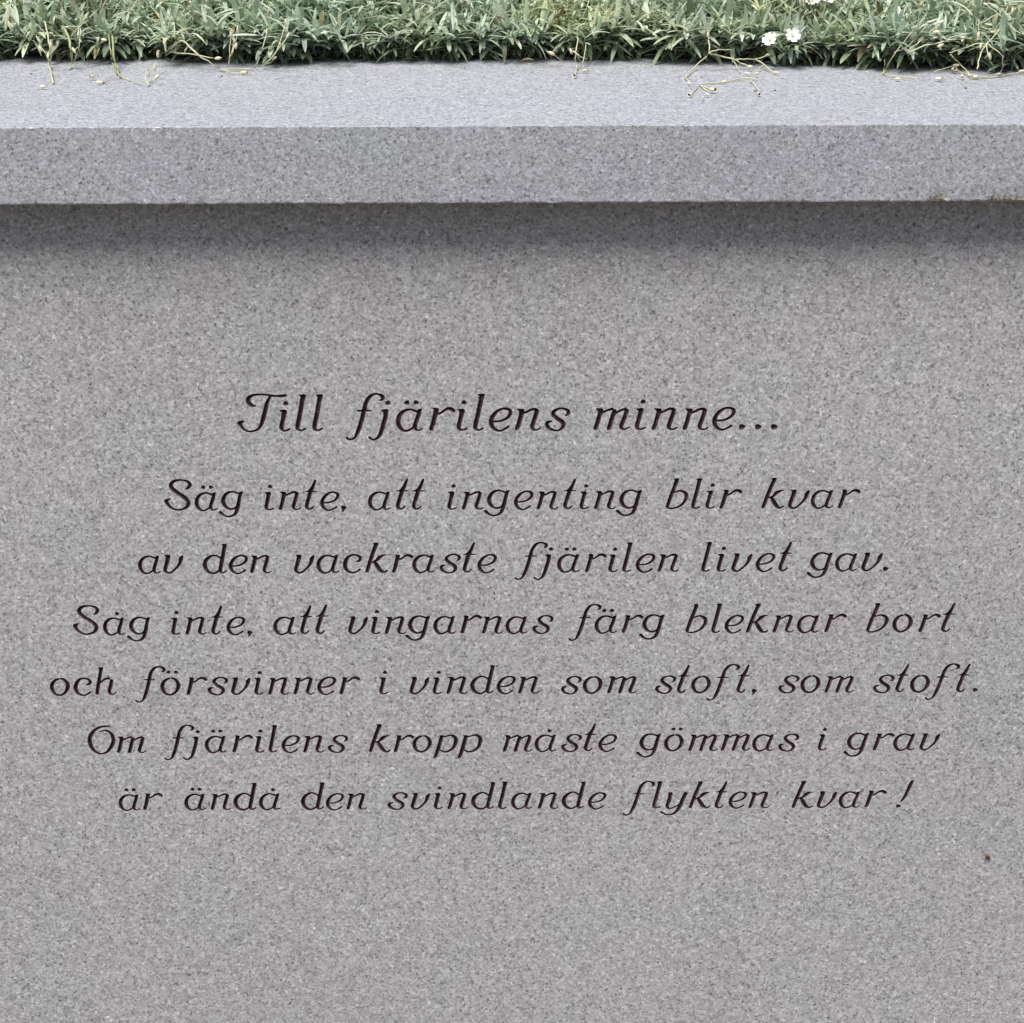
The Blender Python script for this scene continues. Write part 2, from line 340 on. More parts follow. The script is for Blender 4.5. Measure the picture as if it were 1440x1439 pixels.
def stroke_geo(pts):
    """rails (left, centre, right) of one stroke -> verts, tris"""
    S = spline(pts)
    xy = S[:, :2]; wd = np.maximum(S[:, 2]*1.13, .03)+.034
    T = np.gradient(xy, axis=0); T /= np.linalg.norm(T, axis=1)[:, None]+1e-9
    Nn = np.stack([-T[:, 1], T[:, 0]], 1)
    V = []; F = []
    for i in range(len(S)):
        V += [xy[i]+Nn[i]*wd[i]/2, xy[i], xy[i]-Nn[i]*wd[i]/2]
    for i in range(len(S)-1):
        a = 3*i
        for q in ((a, a+1, a+4), (a, a+4, a+3), (a+1, a+2, a+5), (a+1, a+5, a+4)): F.append(q)
    if not np.allclose(xy[0], xy[-1]):
        for e, sg in ((0, -1), (len(S)-1, 1)):
            c = 3*e; tip = len(V)
            V += [xy[e]+T[e]*sg*wd[e]*.26+Nn[e]*wd[e]*.34, xy[e]+T[e]*sg*wd[e]*.36, xy[e]+T[e]*sg*wd[e]*.26-Nn[e]*wd[e]*.34]
            F += [(c, c+1, tip), (tip, c+1, tip+1), (tip+1, c+1, tip+2), (tip+2, c+1, c+2)]
    return V, F

def dot_geo(d):
    x, y, r = d; r = r*1.08+.012
    V = [np.array((x, y))]; F = []
    for k in range(12):
        a = 2*math.pi*k/12
        rr = r*(1+.10*math.sin(3*a+x*9))
        V.append(np.array((x+1.05*rr*math.cos(a), y+.95*rr*math.sin(a))))
    for k in range(12): F.append((0, 1+k, 1+(k+1) % 12))
    return V, F

GC = {}
for ch, (adv, st, dots) in G.items():
    V = []; F = []
    for geo in [stroke_geo(s) for s in st]+[dot_geo(d) for d in dots]:
        o = len(V); V += geo[0]; F += [tuple(i+o for i in f) for f in geo[1]]
    V = np.array(V); GC[ch] = (V, F, V[:, 0].min(), V[:, 0].max())

def layout(word, x0, x1, xh):
    o = [0.0]
    for a, b_ in zip(word[:-1], word[1:]):
        adv = PAIR.get(a+b_, G[a][0])
        if b_ in 'aeogcdäåöqs' and a in 'nrmhikl': adv -= .04
        o.append(o[-1]+adv)
    o = np.array(o)
    l, r = GC[word[0]][2], GC[word[-1]][3]
    w0 = (x1-x0)/xh
    if len(word) == 1: return [x0/xh-l]
    k = (w0-(r-l))/o[-1]
    return list(x0/xh-l+o*k)

LINES = [
    (0.7844, 0.0207, [('Till', -0.2638, -0.1795), ('fjärilens', -0.16, 0.0567), ('minne', 0.0782, 0.2152), ('...', 0.218, 0.2562)]),
    (0.7025, 0.0178, [('Säg', -0.3391, -0.2612), ('inte,', -0.2418, -0.161), ('att', -0.1406, -0.0845), ('ingenting', -0.0633, 0.1268), ('blir', 0.1497, 0.2246), ('kvar', 0.2432, 0.3401)]),
    (0.6354, 0.0178, [('av', -0.3695, -0.3239), ('den', -0.3057, -0.2371), ('vackraste', -0.2158, -0.0147), ('fjärilen', 0.002, 0.1655), ('livet', 0.1865, 0.276), ('gav.', 0.2908, 0.3723)]),
    (0.5686, 0.0178, [('Såg', -0.4392, -0.3607), ('inte,', -0.3414, -0.2594), ('att', -0.2392, -0.1838), ('vingarnas', -0.1645, 0.0413), ('färg', 0.0558, 0.152), ('bleknar', 0.1728, 0.334), ('bort', 0.3534, 0.4417)]),
    (0.5012, 0.0178, [('och', -0.4683, -0.4), ('försvinner', -0.3829, -0.1533), ('i', -0.1353, -0.1263), ('vinden', -0.1046, 0.0274), ('som', 0.0486, 0.1263), ('stoft,', 0.1439, 0.2478), ('som', 0.2687, 0.3464), ('stoft.', 0.3645, 0.4719)]),
    (0.4348, 0.0178, [('Om', -0.435, -0.375), ('fjärilens', -0.358, -0.1681), ('kropp', -0.1477, -0.0307), ('måste', -0.0106, 0.1072), ('gömmas', 0.1263, 0.2932), ('i', 0.3121, 0.3218), ('grav', 0.3387, 0.4372)]),
    (0.3676, 0.0178, [('är', -0.4088, -0.3615), ('ändå', -0.3407, -0.2405), ('den', -0.22, -0.151), ('svindlande', -0.1302, 0.0972), ('flykten', 0.1135, 0.2659), ('kvar', 0.2886, 0.3866), ('!', 0.397, 0.4127)]),
]

STALKS = [
    ('pair of pale forked stalks drooping onto the stone ledge at its far left', [([(-0.4828, 0.306, 1.1268), (-0.4722, 0.271, 1.1062), (-0.4749, 0.2735, 1.0899), (-0.451, 0.1773, 1.0859)], 0.0011, 0.0013), ([(-0.4749, 0.2735, 1.0899), (-0.4727, 0.251, 1.1023), (-0.4783, 0.256, 1.1086)], 0.0008, 0.0007), ([(-0.4723, 0.2649, 1.0899), (-0.4669, 0.251, 1.1023), (-0.4662, 0.251, 1.1108)], 0.0008, 0.0007)], [((-0.4782, 0.255, 1.1074), (-0.3, 0, 0.9)), ((-0.4656, 0.249, 1.1126), (0, 0, 1)), ((-0.4803, 0.261, 1.1143), (-0.5, 0, 0.9))]),
    ('thick green stalk curling down over the ledge with a bent tip, near the far left', [([(-0.4627, 0.296, 1.1225), (-0.4523, 0.271, 1.1176), (-0.4474, 0.256, 1.1057), (-0.4514, 0.274, 1.0919), (-0.4516, 0.2693, 1.0869), (-0.4515, 0.257, 1.0854)], 0.0022, 0.0011)], []),
    ('short thin stalk with one round bud beside the thick curled stalk', [([(-0.4424, 0.286, 1.1225), (-0.4402, 0.261, 1.1084), (-0.446, 0.2663, 1.0939)], 0.0008, 0.0007), ([(-0.4409, 0.261, 1.1077), (-0.4446, 0.256, 1.1042)], 0.0006, 0.0006)], [((-0.4412, 0.271, 1.1197), (0, 0, 1)), ((-0.4441, 0.254, 1.1053), (-0.4, 0, 0.8))]),
    ('long double stalk reaching down onto the ledge, ending in a dark dry tip', [([(-0.4161, 0.296, 1.1172), (-0.4086, 0.261, 1.1033), (-0.4083, 0.2662, 1.0909), (-0.3972, 0.2265, 1.0869)], 0.0012, 0.0011), ([(-0.411, 0.291, 1.1144), (-0.4046, 0.258, 1.1016), (-0.4028, 0.255, 1.0899), (-0.3902, 0.2106, 1.0854)], 0.0017, 0.0013)], [((-0.4153, 0.266, 1.114), (-0.9, 0, 0.2))]),
    ('flat lying dried stalk with several cream buds on the left of the ledge', [([(-0.3904, 0.2118, 1.0859), (-0.3996, 0.192, 1.0859), (-0.4052, 0.1764, 1.0859)], 0.0006, 0.0006), ([(-0.3904, 0.2118, 1.0859), (-0.3762, 0.1916, 1.0859), (-0.361, 0.1678, 1.0859)], 0.0007, 0.0006), ([(-0.3555, 0.1638, 1.0859), (-0.3606, 0.1885, 1.0899), (-0.3551, 0.201, 1.0968)], 0.0008, 0.0006), ([(-0.3555, 0.1638, 1.0859), (-0.3557, 0.1849, 1.0919)], 0.0007, 0.0006)], [((-0.4174, 0.201, 1.0879), (-0.6, -0.5, 0.3)), ((-0.4055, 0.1747, 1.0869), (-1, 0.2, 0.1)), ((-0.3585, 0.186, 1.0938), (-0.2, 0, 1)), ((-0.3537, 0.201, 1.0968), (0.2, 0, 1)), ((-0.3479, 0.176, 1.092), (0.6, 0, 0.6)), ((-0.3559, 0.236, 1.1044), (0.2, 0, 1))]),
    ('yellowed stalk arching out of the mat and lying forward on the ledge', [([(-0.3509, 0.286, 1.1005), (-0.3347, 0.266, 1.113), (-0.3165, 0.241, 1.1027), (-0.2967, 0.2477, 1.0879)], 0.0012, 0.0011), ([(-0.2969, 0.2494, 1.0869), (-0.2786, 0.2299, 1.0859), (-0.2662, 0.2338, 1.0859)], 0.0008, 0.0007), ([(-0.2955, 0.2493, 1.0869), (-0.281, 0.249, 1.0869), (-0.2626, 0.2528, 1.0869)], 0.001, 0.0009), ([(-0.3525, 0.286, 1.0983), (-0.3297, 0.266, 1.0993), (-0.3023, 0.251, 1.0974)], 0.001, 0.0008)], [((-0.2966, 0.246, 1.0982), (0.9, 0, 0.1)), ((-0.269, 0.2281, 1.0869), (1, 0, 0.05)), ((-0.3341, 0.268, 1.1163), (-0.3, 0, 0.9))]),
    ('upright stalk with three cream buds standing just behind the ledge', [([(-0.2865, 0.2484, 1.0899), (-0.2847, 0.246, 1.1032), (-0.2837, 0.251, 1.1202)], 0.0009, 0.0007), ([(-0.2834, 0.245, 1.0998), (-0.2787, 0.248, 1.1135), (-0.2763, 0.251, 1.1244)], 0.0008, 0.0006), ([(-0.2855, 0.244, 1.0985), (-0.2817, 0.246, 1.1067), (-0.2805, 0.248, 1.1192)], 0.0007, 0.0006)], [((-0.2828, 0.25, 1.1217), (0.1, 0, 1)), ((-0.2761, 0.25, 1.126), (0.1, 0, 1)), ((-0.2777, 0.245, 1.1111), (0.2, 0, 0.9))]),
    ('fan of three straw coloured stalks with buds leaning right over the ledge', [([(-0.2611, 0.2528, 1.0869), (-0.2524, 0.241, 1.1039), (-0.2477, 0.251, 1.12)], 0.001, 0.0008), ([(-0.2531, 0.2594, 1.0879), (-0.2372, 0.241, 1.1053), (-0.2283, 0.256, 1.1299)], 0.001, 0.0007), ([(-0.2521, 0.2637, 1.0879), (-0.2358, 0.241, 1.106), (-0.2256, 0.246, 1.1193)], 0.0009, 0.0007), ([(-0.2545, 0.2595, 1.0879), (-0.2447, 0.2774, 1.0899)], 0.0009, 0.0008)], [((-0.2467, 0.25, 1.123), (0.1, 0, 1)), ((-0.2274, 0.256, 1.1334), (0.1, 0, 1)), ((-0.2248, 0.246, 1.1207), (0.5, 0, 0.8)), ((-0.2424, 0.2708, 1.0939), (0.8, 0, 0.5))]),
    ('slender stalk with pointed bud lying along the mat edge in the middle of the ledge', [([(0.0375, 0.276, 1.0986), (0.0438, 0.261, 1.0981), (0.0547, 0.2891, 1.0869)], 0.0009, 0.0006)], [((0.0417, 0.264, 1.0991), (-0.8, 0, 0.4))]),
    ('forked stalk hanging forward to one bud on the middle of the ledge', [([(0.0691, 0.286, 1.1207), (0.0686, 0.266, 1.108), (0.0662, 0.256, 1.0982), (0.067, 0.2572, 1.0879), (0.066, 0.2231, 1.0859)], 0.001, 0.0008), ([(0.0685, 0.2337, 1.0869), (0.0732, 0.226, 1.096), (0.0771, 0.261, 1.1102)], 0.0008, 0.0006), ([(0.0641, 0.261, 1.1017), (0.0711, 0.251, 1.0975), (0.0796, 0.2837, 1.0899)], 0.001, 0.0008)], [((0.0647, 0.2052, 1.0869), (-0.3, -1, 0.1)), ((0.0618, 0.258, 1.1022), (-0.3, 0, 0.8)), ((0.0757, 0.2335, 1.0869), (1, 0, 0.1))]),
    ('large branching dried stalk with many open buds lying forward on the right of the ledge', [([(0.202, 0.276, 1.1232), (0.2016, 0.251, 1.1128), (0.2005, 0.236, 1.1031), (0.1898, 0.2488, 1.0889), (0.1735, 0.1967, 1.0859)], 0.001, 0.001), ([(0.2012, 0.235, 1.1033), (0.215, 0.2502, 1.0979), (0.2278, 0.2464, 1.0949)], 0.0012, 0.0011), ([(0.2278, 0.2464, 1.0949), (0.2405, 0.2505, 1.0949), (0.2506, 0.2562, 1.0939), (0.2639, 0.2656, 1.0959)], 0.001, 0.0008), ([(0.2284, 0.2524, 1.0939), (0.2347, 0.2488, 1.0909), (0.2438, 0.2452, 1.0879)], 0.0009, 0.0007), ([(0.2273, 0.2481, 1.0939), (0.2292, 0.2379, 1.0899), (0.2315, 0.2239, 1.0859)], 0.0007, 0.0006), ([(0.2506, 0.2562, 1.0939), (0.2575, 0.2458, 1.0899), (0.2653, 0.2191, 1.0859)], 0.001, 0.0007), ([(0.2575, 0.2458, 1.0899), (0.2513, 0.2342, 1.0869)], 0.0008, 0.0007), ([(0.1862, 0.1639, 1.0854), (0.2078, 0.1712, 1.0854), (0.2324, 0.1916, 1.0859), (0.2449, 0.1834, 1.0859)], 0.001, 0.0009), ([(0.2372, 0.1835, 1.0859), (0.2385, 0.1513, 1.0854), (0.2384, 0.1137, 1.0854)], 0.0009, 0.0008), ([(0.1735, 0.1967, 1.0859), (0.176, 0.1757, 1.0854)], 0.001, 0.0008), ([(0.1845, 0.16, 1.0854), (0.1891, 0.1258, 1.0854)], 0.0009, 0.0008), ([(0.1828, 0.1486, 1.0854), (0.1738, 0.1149, 1.0854)], 0.0007, 0.0006), ([(0.1856, 0.1562, 1.0854), (0.1946, 0.1332, 1.0854)], 0.0009, 0.0008), ([(0.2011, 0.235, 1.104), (0.2103, 0.241, 1.1058), (0.2257, 0.251, 1.1034)], 0.001, 0.0009)], [((0.1747, 0.1596, 1.0869), (0.4, -0.8, 0)), ((0.1711, 0.0995, 1.0869), (-0.5, -0.8, 0)), ((0.182, 0.0847, 1.0869), (-0.4, -0.9, 0)), ((0.1873, 0.0992, 1.0869), (0.2, -0.9, 0)), ((0.1939, 0.1194, 1.0879), (0.6, -0.7, 0.1)), ((0.2431, 0.2393, 1.0889), (0.8, -0.5, 0.1)), ((0.2652, 0.2699, 1.0959), (0.8, 0, 0.2)), ((0.2665, 0.2174, 1.0869), (0.5, -0.8, 0.1)), ((0.2457, 0.2039, 1.0879), (-0.1, -0.9, 0.1)), ((0.2363, 0.1019, 1.0869), (0.1, -1, 0)), ((0.2101, 0.1667, 1.0869), (1, 0.2, 0)), ((0.2006, 0.251, 1.1199), (0, 0, 1)), ((0.2369, 0.2139, 1.0869), (0.5, -0.7, 0))]),
    ('pale straight stalk slanting up from the ledge to a single pointed bud', [([(0.3737, 0.2129, 1.0859), (0.3804, 0.2357, 1.0869), (0.3847, 0.211, 1.108), (0.4022, 0.221, 1.1267)], 0.0009, 0.0007), ([(0.3736, 0.2169, 1.0859), (0.3793, 0.2382, 1.0879), (0.3729, 0.206, 1.1012)], 0.0008, 0.0006), ([(0.3737, 0.2129, 1.0859), (0.3856, 0.1994, 1.0854), (0.4053, 0.191, 1.0854)], 0.0008, 0.0006)], [((0.4044, 0.222, 1.1293), (0.6, 0, 0.8)), ((0.3819, 0.179, 1.0869), (0.6, -0.8, 0.1))]),
    ('bundle of pale stalks bending right across the silver leaves above the ledge', [([(0.3839, 0.214, 1.1068), (0.399, 0.221, 1.1127), (0.4193, 0.231, 1.1335)], 0.0008, 0.0006), ([(0.3963, 0.216, 1.1072), (0.4067, 0.221, 1.114), (0.4307, 0.231, 1.1328)], 0.0009, 0.0006), ([(0.4061, 0.221, 1.1126), (0.4149, 0.226, 1.1217), (0.4265, 0.228, 1.1241)], 0.0008, 0.0006), ([(0.3964, 0.216, 1.1058), (0.4216, 0.221, 1.114), (0.4508, 0.226, 1.1187), (0.4758, 0.226, 1.1179)], 0.0011, 0.0008)], [((0.4199, 0.231, 1.1342), (0.9, 0, 0.2)), ((0.4321, 0.231, 1.1342), (0.8, 0, 0.4)), ((0.4272, 0.228, 1.1248), (0.9, 0, 0.1)), ((0.4304, 0.218, 1.113), (0.8, 0, 0.4)), ((0.4533, 0.225, 1.1196), (1, 0, 0.1)), ((0.4225, 0.22, 1.1198), (0.8, 0, 0.2))]),
    ('reddish tinged dried stalk cluster lying flat near the right end of the ledge', [([(0.4406, 0.216, 1.1042), (0.4545, 0.2342, 1.0919), (0.4586, 0.2031, 1.0859)], 0.001, 0.0009), ([(0.4578, 0.1991, 1.0859), (0.4534, 0.2194, 1.0859), (0.4461, 0.2269, 1.0889)], 0.0008, 0.0006), ([(0.4272, 0.224, 1.0859), (0.4402, 0.2328, 1.0879), (0.4504, 0.2376, 1.0899)], 0.0008, 0.0007), ([(0.4569, 0.1951, 1.0859), (0.483, 0.1974, 1.0854), (0.5149, 0.2223, 1.0859), (0.5414, 0.2341, 1.0859)], 0.001, 0.0009), ([(0.4466, 0.1823, 1.0854), (0.4512, 0.2056, 1.0869)], 0.0008, 0.0006)], [((0.4505, 0.2318, 1.0909), (0.8, -0.4, 0.1)), ((0.446, 0.2228, 1.0889), (0.2, -0.8, 0.2)), ((0.4475, 0.1879, 1.0879), (0.1, -1, 0.1)), ((0.4225, 0.1782, 1.0869), (0.9, -0.3, 0.1)), ((0.4561, 0.1917, 1.0879), (0.3, -0.6, 0.2)), ((0.4613, 0.1893, 1.0869), (1, -0.2, 0)), ((0.513, 0.2149, 1.0879), (1, 0, 0.1))]),
    ('tangle of straw coloured upright stalks and drooping buds at the far right', [([(0.4591, 0.176, 1.0969), (0.4654, 0.196, 1.1053), (0.4742, 0.211, 1.1154), (0.4874, 0.221, 1.1271), (0.4998, 0.236, 1.1549)], 0.001, 0.0008), ([(0.4741, 0.211, 1.1161), (0.4747, 0.204, 1.1075), (0.4759, 0.201, 1.1031)], 0.0008, 0.0007), ([(0.4748, 0.211, 1.1161), (0.4832, 0.208, 1.1103), (0.4906, 0.201, 1.1044)], 0.0009, 0.0007), ([(0.4742, 0.211, 1.1154), (0.4642, 0.214, 1.115), (0.4495, 0.216, 1.1091), (0.439, 0.216, 1.1063)], 0.0009, 0.0007), ([(0.4674, 0.221, 1.1376), (0.4669, 0.219, 1.1296), (0.4678, 0.216, 1.1195)], 0.0008, 0.0006), ([(0.4882, 0.221, 1.1271), (0.481, 0.221, 1.1278), (0.4691, 0.223, 1.1303)], 0.0009, 0.0007), ([(0.4748, 0.231, 1.1515), (0.4872, 0.226, 1.1424), (0.5022, 0.221, 1.1291), (0.5093, 0.216, 1.1243)], 0.0008, 0.0007), ([(0.4872, 0.226, 1.1424), (0.4763, 0.226, 1.1369), (0.4654, 0.226, 1.1313)], 0.0008, 0.0007), ([(0.4914, 0.222, 1.1332), (0.4927, 0.218, 1.124), (0.4918, 0.214, 1.1163)], 0.0008, 0.0006), ([(0.4892, 0.201, 1.1044), (0.4949, 0.2235, 1.0879), (0.4873, 0.2049, 1.0869)], 0.0008, 0.0007), ([(0.4874, 0.219, 1.1225), (0.4899, 0.216, 1.1181)], 0.0007, 0.0006)], [((0.467, 0.217, 1.1229), (0, 0, -1)), ((0.476, 0.199, 1.1048), (0.2, 0, -1)), ((0.4816, 0.22, 1.1259), (-1, 0, -0.1)), ((0.478, 0.222, 1.1326), (-0.9, 0, 0.2)), ((0.4748, 0.231, 1.1515), (-0.8, 0, 0.3)), ((0.492, 0.213, 1.1192), (0.1, 0, -1)), ((0.4914, 0.211, 1.1126), (0, 0, -1)), ((0.5011, 0.226, 1.1458), (0.2, 0, 1)), ((0.4867, 0.1991, 1.0879), (-0.8, -0.5, 0.1)), ((0.4681, 0.208, 1.1131), (0, 0, -1))]),
]
SPOTS = {'flowers': [('white flower tilted to the left, left of two blooms low in the mat', (0.2624, 0.241, 1.1149), (-0.35, -0.6, 0.7)), ('white flower facing outward, right of two blooms low in the mat', (0.284, 0.238, 1.1195), (0.15, -0.75, 0.65)), ("white flower cut by the picture's top edge, left of that pair", (0.3093, 0.286, 1.1471), (-0.1, -0.55, 0.85)), ("white flower cut by the picture's top edge, right of that pair", (0.3245, 0.286, 1.1478), (0.2, -0.5, 0.85))], 'bug': [0.4965, 0.0, 0.3089], 'pod': (-0.4562, 0.1525, 1.0869), 'yleaf': (0.0179, 0.2995, 1.0849), 'dleaf': (0.1249, 0.3171, 1.0849), 'chips': [[0.3954, -0.032, 1.0142], [0.4526, -0.032, 1.0146]], 'bits': [(0.2362, 0.1304, 1.0844), (0.2558, 0.1337, 1.0844), (0.4417, 0.1415, 1.0844), (-0.4026, 0.1848, 1.0844), (-0.2907, 0.2224, 1.0844), (-0.4861, 0.2386, 1.0844)]}


# ------------------------------------------------------------------ the memorial wall, its face cut open along every letter
wall = thing('memorial_wall', 'smooth grey granite memorial wall with an engraved italic poem in dark lettering', 'wall', (0, 0, 0))
WX = 2.0; WTOP = ZB
slabV = []; slabF = []
def quad(x0, z0, x1, z1):
    o = len(slabV); slabV.extend([(x0, 0, z0), (x1, 0, z0), (x1, 0, z1), (x0, 0, z1)]); slabF.append((o, o+1, o+2, o+3))

def cut_word(word, x0, x1, zb, xh, rect, lV, lF):
    pts = []; faces = []
    rx0, rz0, rx1, rz1 = rect
    S = 1000.0
    for v in ((rx0, rz0), (rx1, rz0), (rx1, rz1), (rx0, rz1)): pts.append((v[0]*S, v[1]*S))
    edges = [(0, 1), (1, 2), (2, 3), (3, 0)]
    for ch, ox in zip(word, layout(word, x0, x1, xh)):
        V, F, _, _ = GC[ch]
        o = len(pts)
        jy = random.uniform(-.012, .012); js = random.uniform(.985, 1.015)
        for v in V:
            pts.append(((v[0]*js+ox)*xh*S, (zb+(v[1]*js+jy)*xh)*S))
        for f in F:
            p = [Vector(pts[i+o]) for i in f]
            ar = (p[1]-p[0]).cross(p[2]-p[0])
            if abs(ar) < 1e-5: continue
            faces.append([i+o for i in (f if ar > 0 else f[::-1])])
    vo, eo, fo, ov, oe, of = delaunay_2d_cdt([Vector(p) for p in pts], edges, faces, 0, 1e-4)
    vo = np.array([(v[0], v[1]) for v in vo])/S
    inside = [len(x) > 0 for x in of]
    # boundary between stone and letter
    cnt = {}
    for f, ins in zip(fo, inside):
        for a, b_ in zip(f, f[1:]+f[:1]):
            k = (min(a, b_), max(a, b_)); c_ = cnt.setdefault(k, [0, 0]); c_[1 if ins else 0] += 1
    be = np.array([k for k, c_ in cnt.items() if c_[0] and c_[1]])
    A, B = vo[be[:, 0]], vo[be[:, 1]]
    bset = set(be.ravel().tolist())
    used = sorted({i for f, ins in zip(fo, inside) if ins for i in f})
    depth = {}
    AB = B-A; L2 = (AB**2).sum(1)+1e-18
    for i in used:
        if i in bset: depth[i] = 0.0; continue
        t = np.clip(((vo[i]-A)*AB).sum(1)/L2, 0, 1)
        d = np.sqrt((((A+AB*t[:, None])-vo[i])**2).sum(1).min())
        depth[i] = min(1.5*d, .0021)
    so = len(slabV); lo = len(lV)
    slabV.extend([(v[0], 0, v[1]) for v in vo])
    mp = {}
    for i in used:
        mp[i] = len(lV); lV.append((vo[i][0], depth[i], vo[i][1]))
    for f, ins in zip(fo, inside):
        if ins: lF.append(tuple(mp[i] for i in f))
        else: slabF.append(tuple(i+so for i in f))

line_meshes = []
zcur = WTOP
for zb, xh, words in LINES:
    zt_, zb_ = zb+1.98*xh, zb-.68*xh
    quad(-WX, zt_, WX, zcur)
    xc = -WX
    lV = []; lF = []
    for i, (wd, x0, x1) in enumerate(words):
        nxt = (x1+words[i+1][1])/2+.0015 if i+1 < len(words) else x1+.02
        prv = xc if i else x0-.02
        if i == 0: quad(-WX, zb_, prv, zt_)
        cut_word(wd, x0, x1, zb, xh, (prv, zb_, nxt, zt_), lV, lF)
        xc = nxt
    quad(xc, zb_, WX, zt_)
    zcur = zb_
    line_meshes.append((' '.join(w_[0] for w_ in words), lV, lF))
quad(-WX, 0.0, WX, zcur)
# body of the slab behind the face
def boxfaces(x0, x1, y0, y1, z0, z1, skip_front=False):
    o = len(slabV)
    slabV.extend([(x0, y0, z0), (x1, y0, z0), (x1, y1, z0), (x0, y1, z0), (x0, y0, z1), (x1, y0, z1), (x1, y1, z1), (x0, y1, z1)])
    for f in ((3, 2, 1, 0), (4, 5, 6, 7), (1, 2, 6, 5), (2, 3, 7, 6), (3, 0, 4, 7)): slabF.append(tuple(i+o for i in f))
boxfaces(-WX, WX, 0, 2.05, 0, WTOP)
obj('slab', mesh_from(slabV, slabF), M['granite'], wall)
for text, lV, lF in line_meshes:
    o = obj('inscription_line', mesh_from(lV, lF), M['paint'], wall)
    o['label'] = 'engraved dark italic line reading ' + text

# ------------------------------------------------------------------ coping stone with a faintly ragged arris and two chips
def coping():
    xs = np.linspace(-2.05, 2.05, 1641)
    chips = [(.3855, .0092, .0066), (.4480, .019, .0058), (-1.2, .01, .006), (1.25, .012, .005)]
    # profile rings: back-bottom, face-bottom .. face-top .. top-back
    V = []; F = []; mats = []
    r1 = np.convolve(rng.normal(0, 1, len(xs)+8), np.ones(5)/5, 'same')[4:-4]
    r2 = np.convolve(rng.normal(0, 1, len(xs)+8), np.ones(3)/3, 'same')[4:-4]
    r3 = rng.normal(0, 1, len(xs))
    for i, x in enumerate(xs):
        zsag = .0
        c = 0
        for cx, hw, d in chips:
            u = abs(x-cx)/hw
            if u < 1: c = max(c, d*(1-u**6)*(.72+.28*math.sin(x*900)*math.sin(x*411+1)+.10*r3[i]))
        e = .0002+.0002*abs(r2[i])
        b_ = .0012+.00035*r2[i]
        V += [(x, .48, ZB), (x, YF+b_+.32*c+.002, ZB+.0001*r3[i]), (x, YF+b_*.25+.30*c, ZB+b_+.30*c), (x, YF+.9*(c > 0)*.0006, ZB+b_+c+.0012),
              (x, YF+.0002*r1[i], ZB+.014), (x, YF, ZT-.012), (x, YF+.0001, ZT-e-.0004), (x, YF+e, ZT-.0002), (x, YF+.012, ZT), (x, .48, ZT)]
        mats.append(c > .0012)
    n = 10
    ml = []
    for i in range(len(xs)-1):
        a = n*i; b_ = n*(i+1)
        for k in range(n-1):
            F.append((a+k, a+k+1, b_+k+1, b_+k)); ml.append(1 if (mats[i] and k in (1, 2)) else 0)
        F.append((a+n-1, a, b_, b_+n-1)); ml.append(0)
    F.append(tuple(range(n))[::-1]); ml.append(0)
    F.append(tuple(n*(len(xs)-1)+k for k in range(n))); ml.append(0)
    me = mesh_from(V, [f[::-1] for f in F])
    me.materials.append(M['coping']); me.materials.append(M['broken'])
    me.polygons.foreach_set('material_index', ml)
    return me
cp = obj('coping_stone', coping())
tag(cp, 'long pale granite coping slab overhanging the memorial wall, chipped along its lower right edge', 'coping stone')

# ------------------------------------------------------------------ silver leaved ground cover
def edge_y(x):
    xp = [-1.2, -.53, -.35, -.27, -.17, -.09, .13, .24, .34, .41, .51, 1.2]
    yp = [.348, .343, .338, .313, .328, .325, .332, .308, .283, .273, .258, .266]
    return np.interp(x, xp, yp) + .008*np.sin(x*61)+.006*np.sin(x*143+1)+.004*np.sin(x*331)

LV = []; LF = []; TONE = []; voff = 0
PROF = np.array([.34, .78, 1.0, .82, .18]); UU = np.array([0, .27, .54, .82, 1.0])
QF = []
for a in range(4):
    for b_ in range(2):
        QF.append((a*3+b_, a*3+b_+1, (a+1)*3+b_+1, (a+1)*3+b_))
QF = np.array(QF)
def leaves(o, t, nrm, Ln, Wd, curl, tone):
    """arrays: origin (n,3), direction, upward normal -> strips of 5x3 verts"""
    global voff
    s = np.cross(t, nrm); s /= np.linalg.norm(s, axis=1)[:, None]+1e-9
    nrm = np.cross(s, t)
    P = np.zeros((len(o), 5, 3, 3))
    for k in range(5):
        u = UU[k]
        c = o + t*(Ln*u*(1-.25*np.abs(curl)*u))[:, None] - nrm*(curl*Ln*u*u)[:, None]
        for j, sg in enumerate((-1, 0, 1)):
            P[:, k, j] = c + s*(sg*Wd*PROF[k]/2)[:, None] + nrm*(abs(sg)*Wd*.22*PROF[k])[:, None]
    n = len(o)
    LV.append(P.reshape(-1, 3))
    LF.append((QF[None]+(np.arange(n)*15)[:, None, None]+voff).reshape(-1, 4))
    TONE.append(np.repeat(tone, 15)); voff += n*15
def unit(v): return v/(np.linalg.norm(v, axis=-1)[..., None]+1e-9)

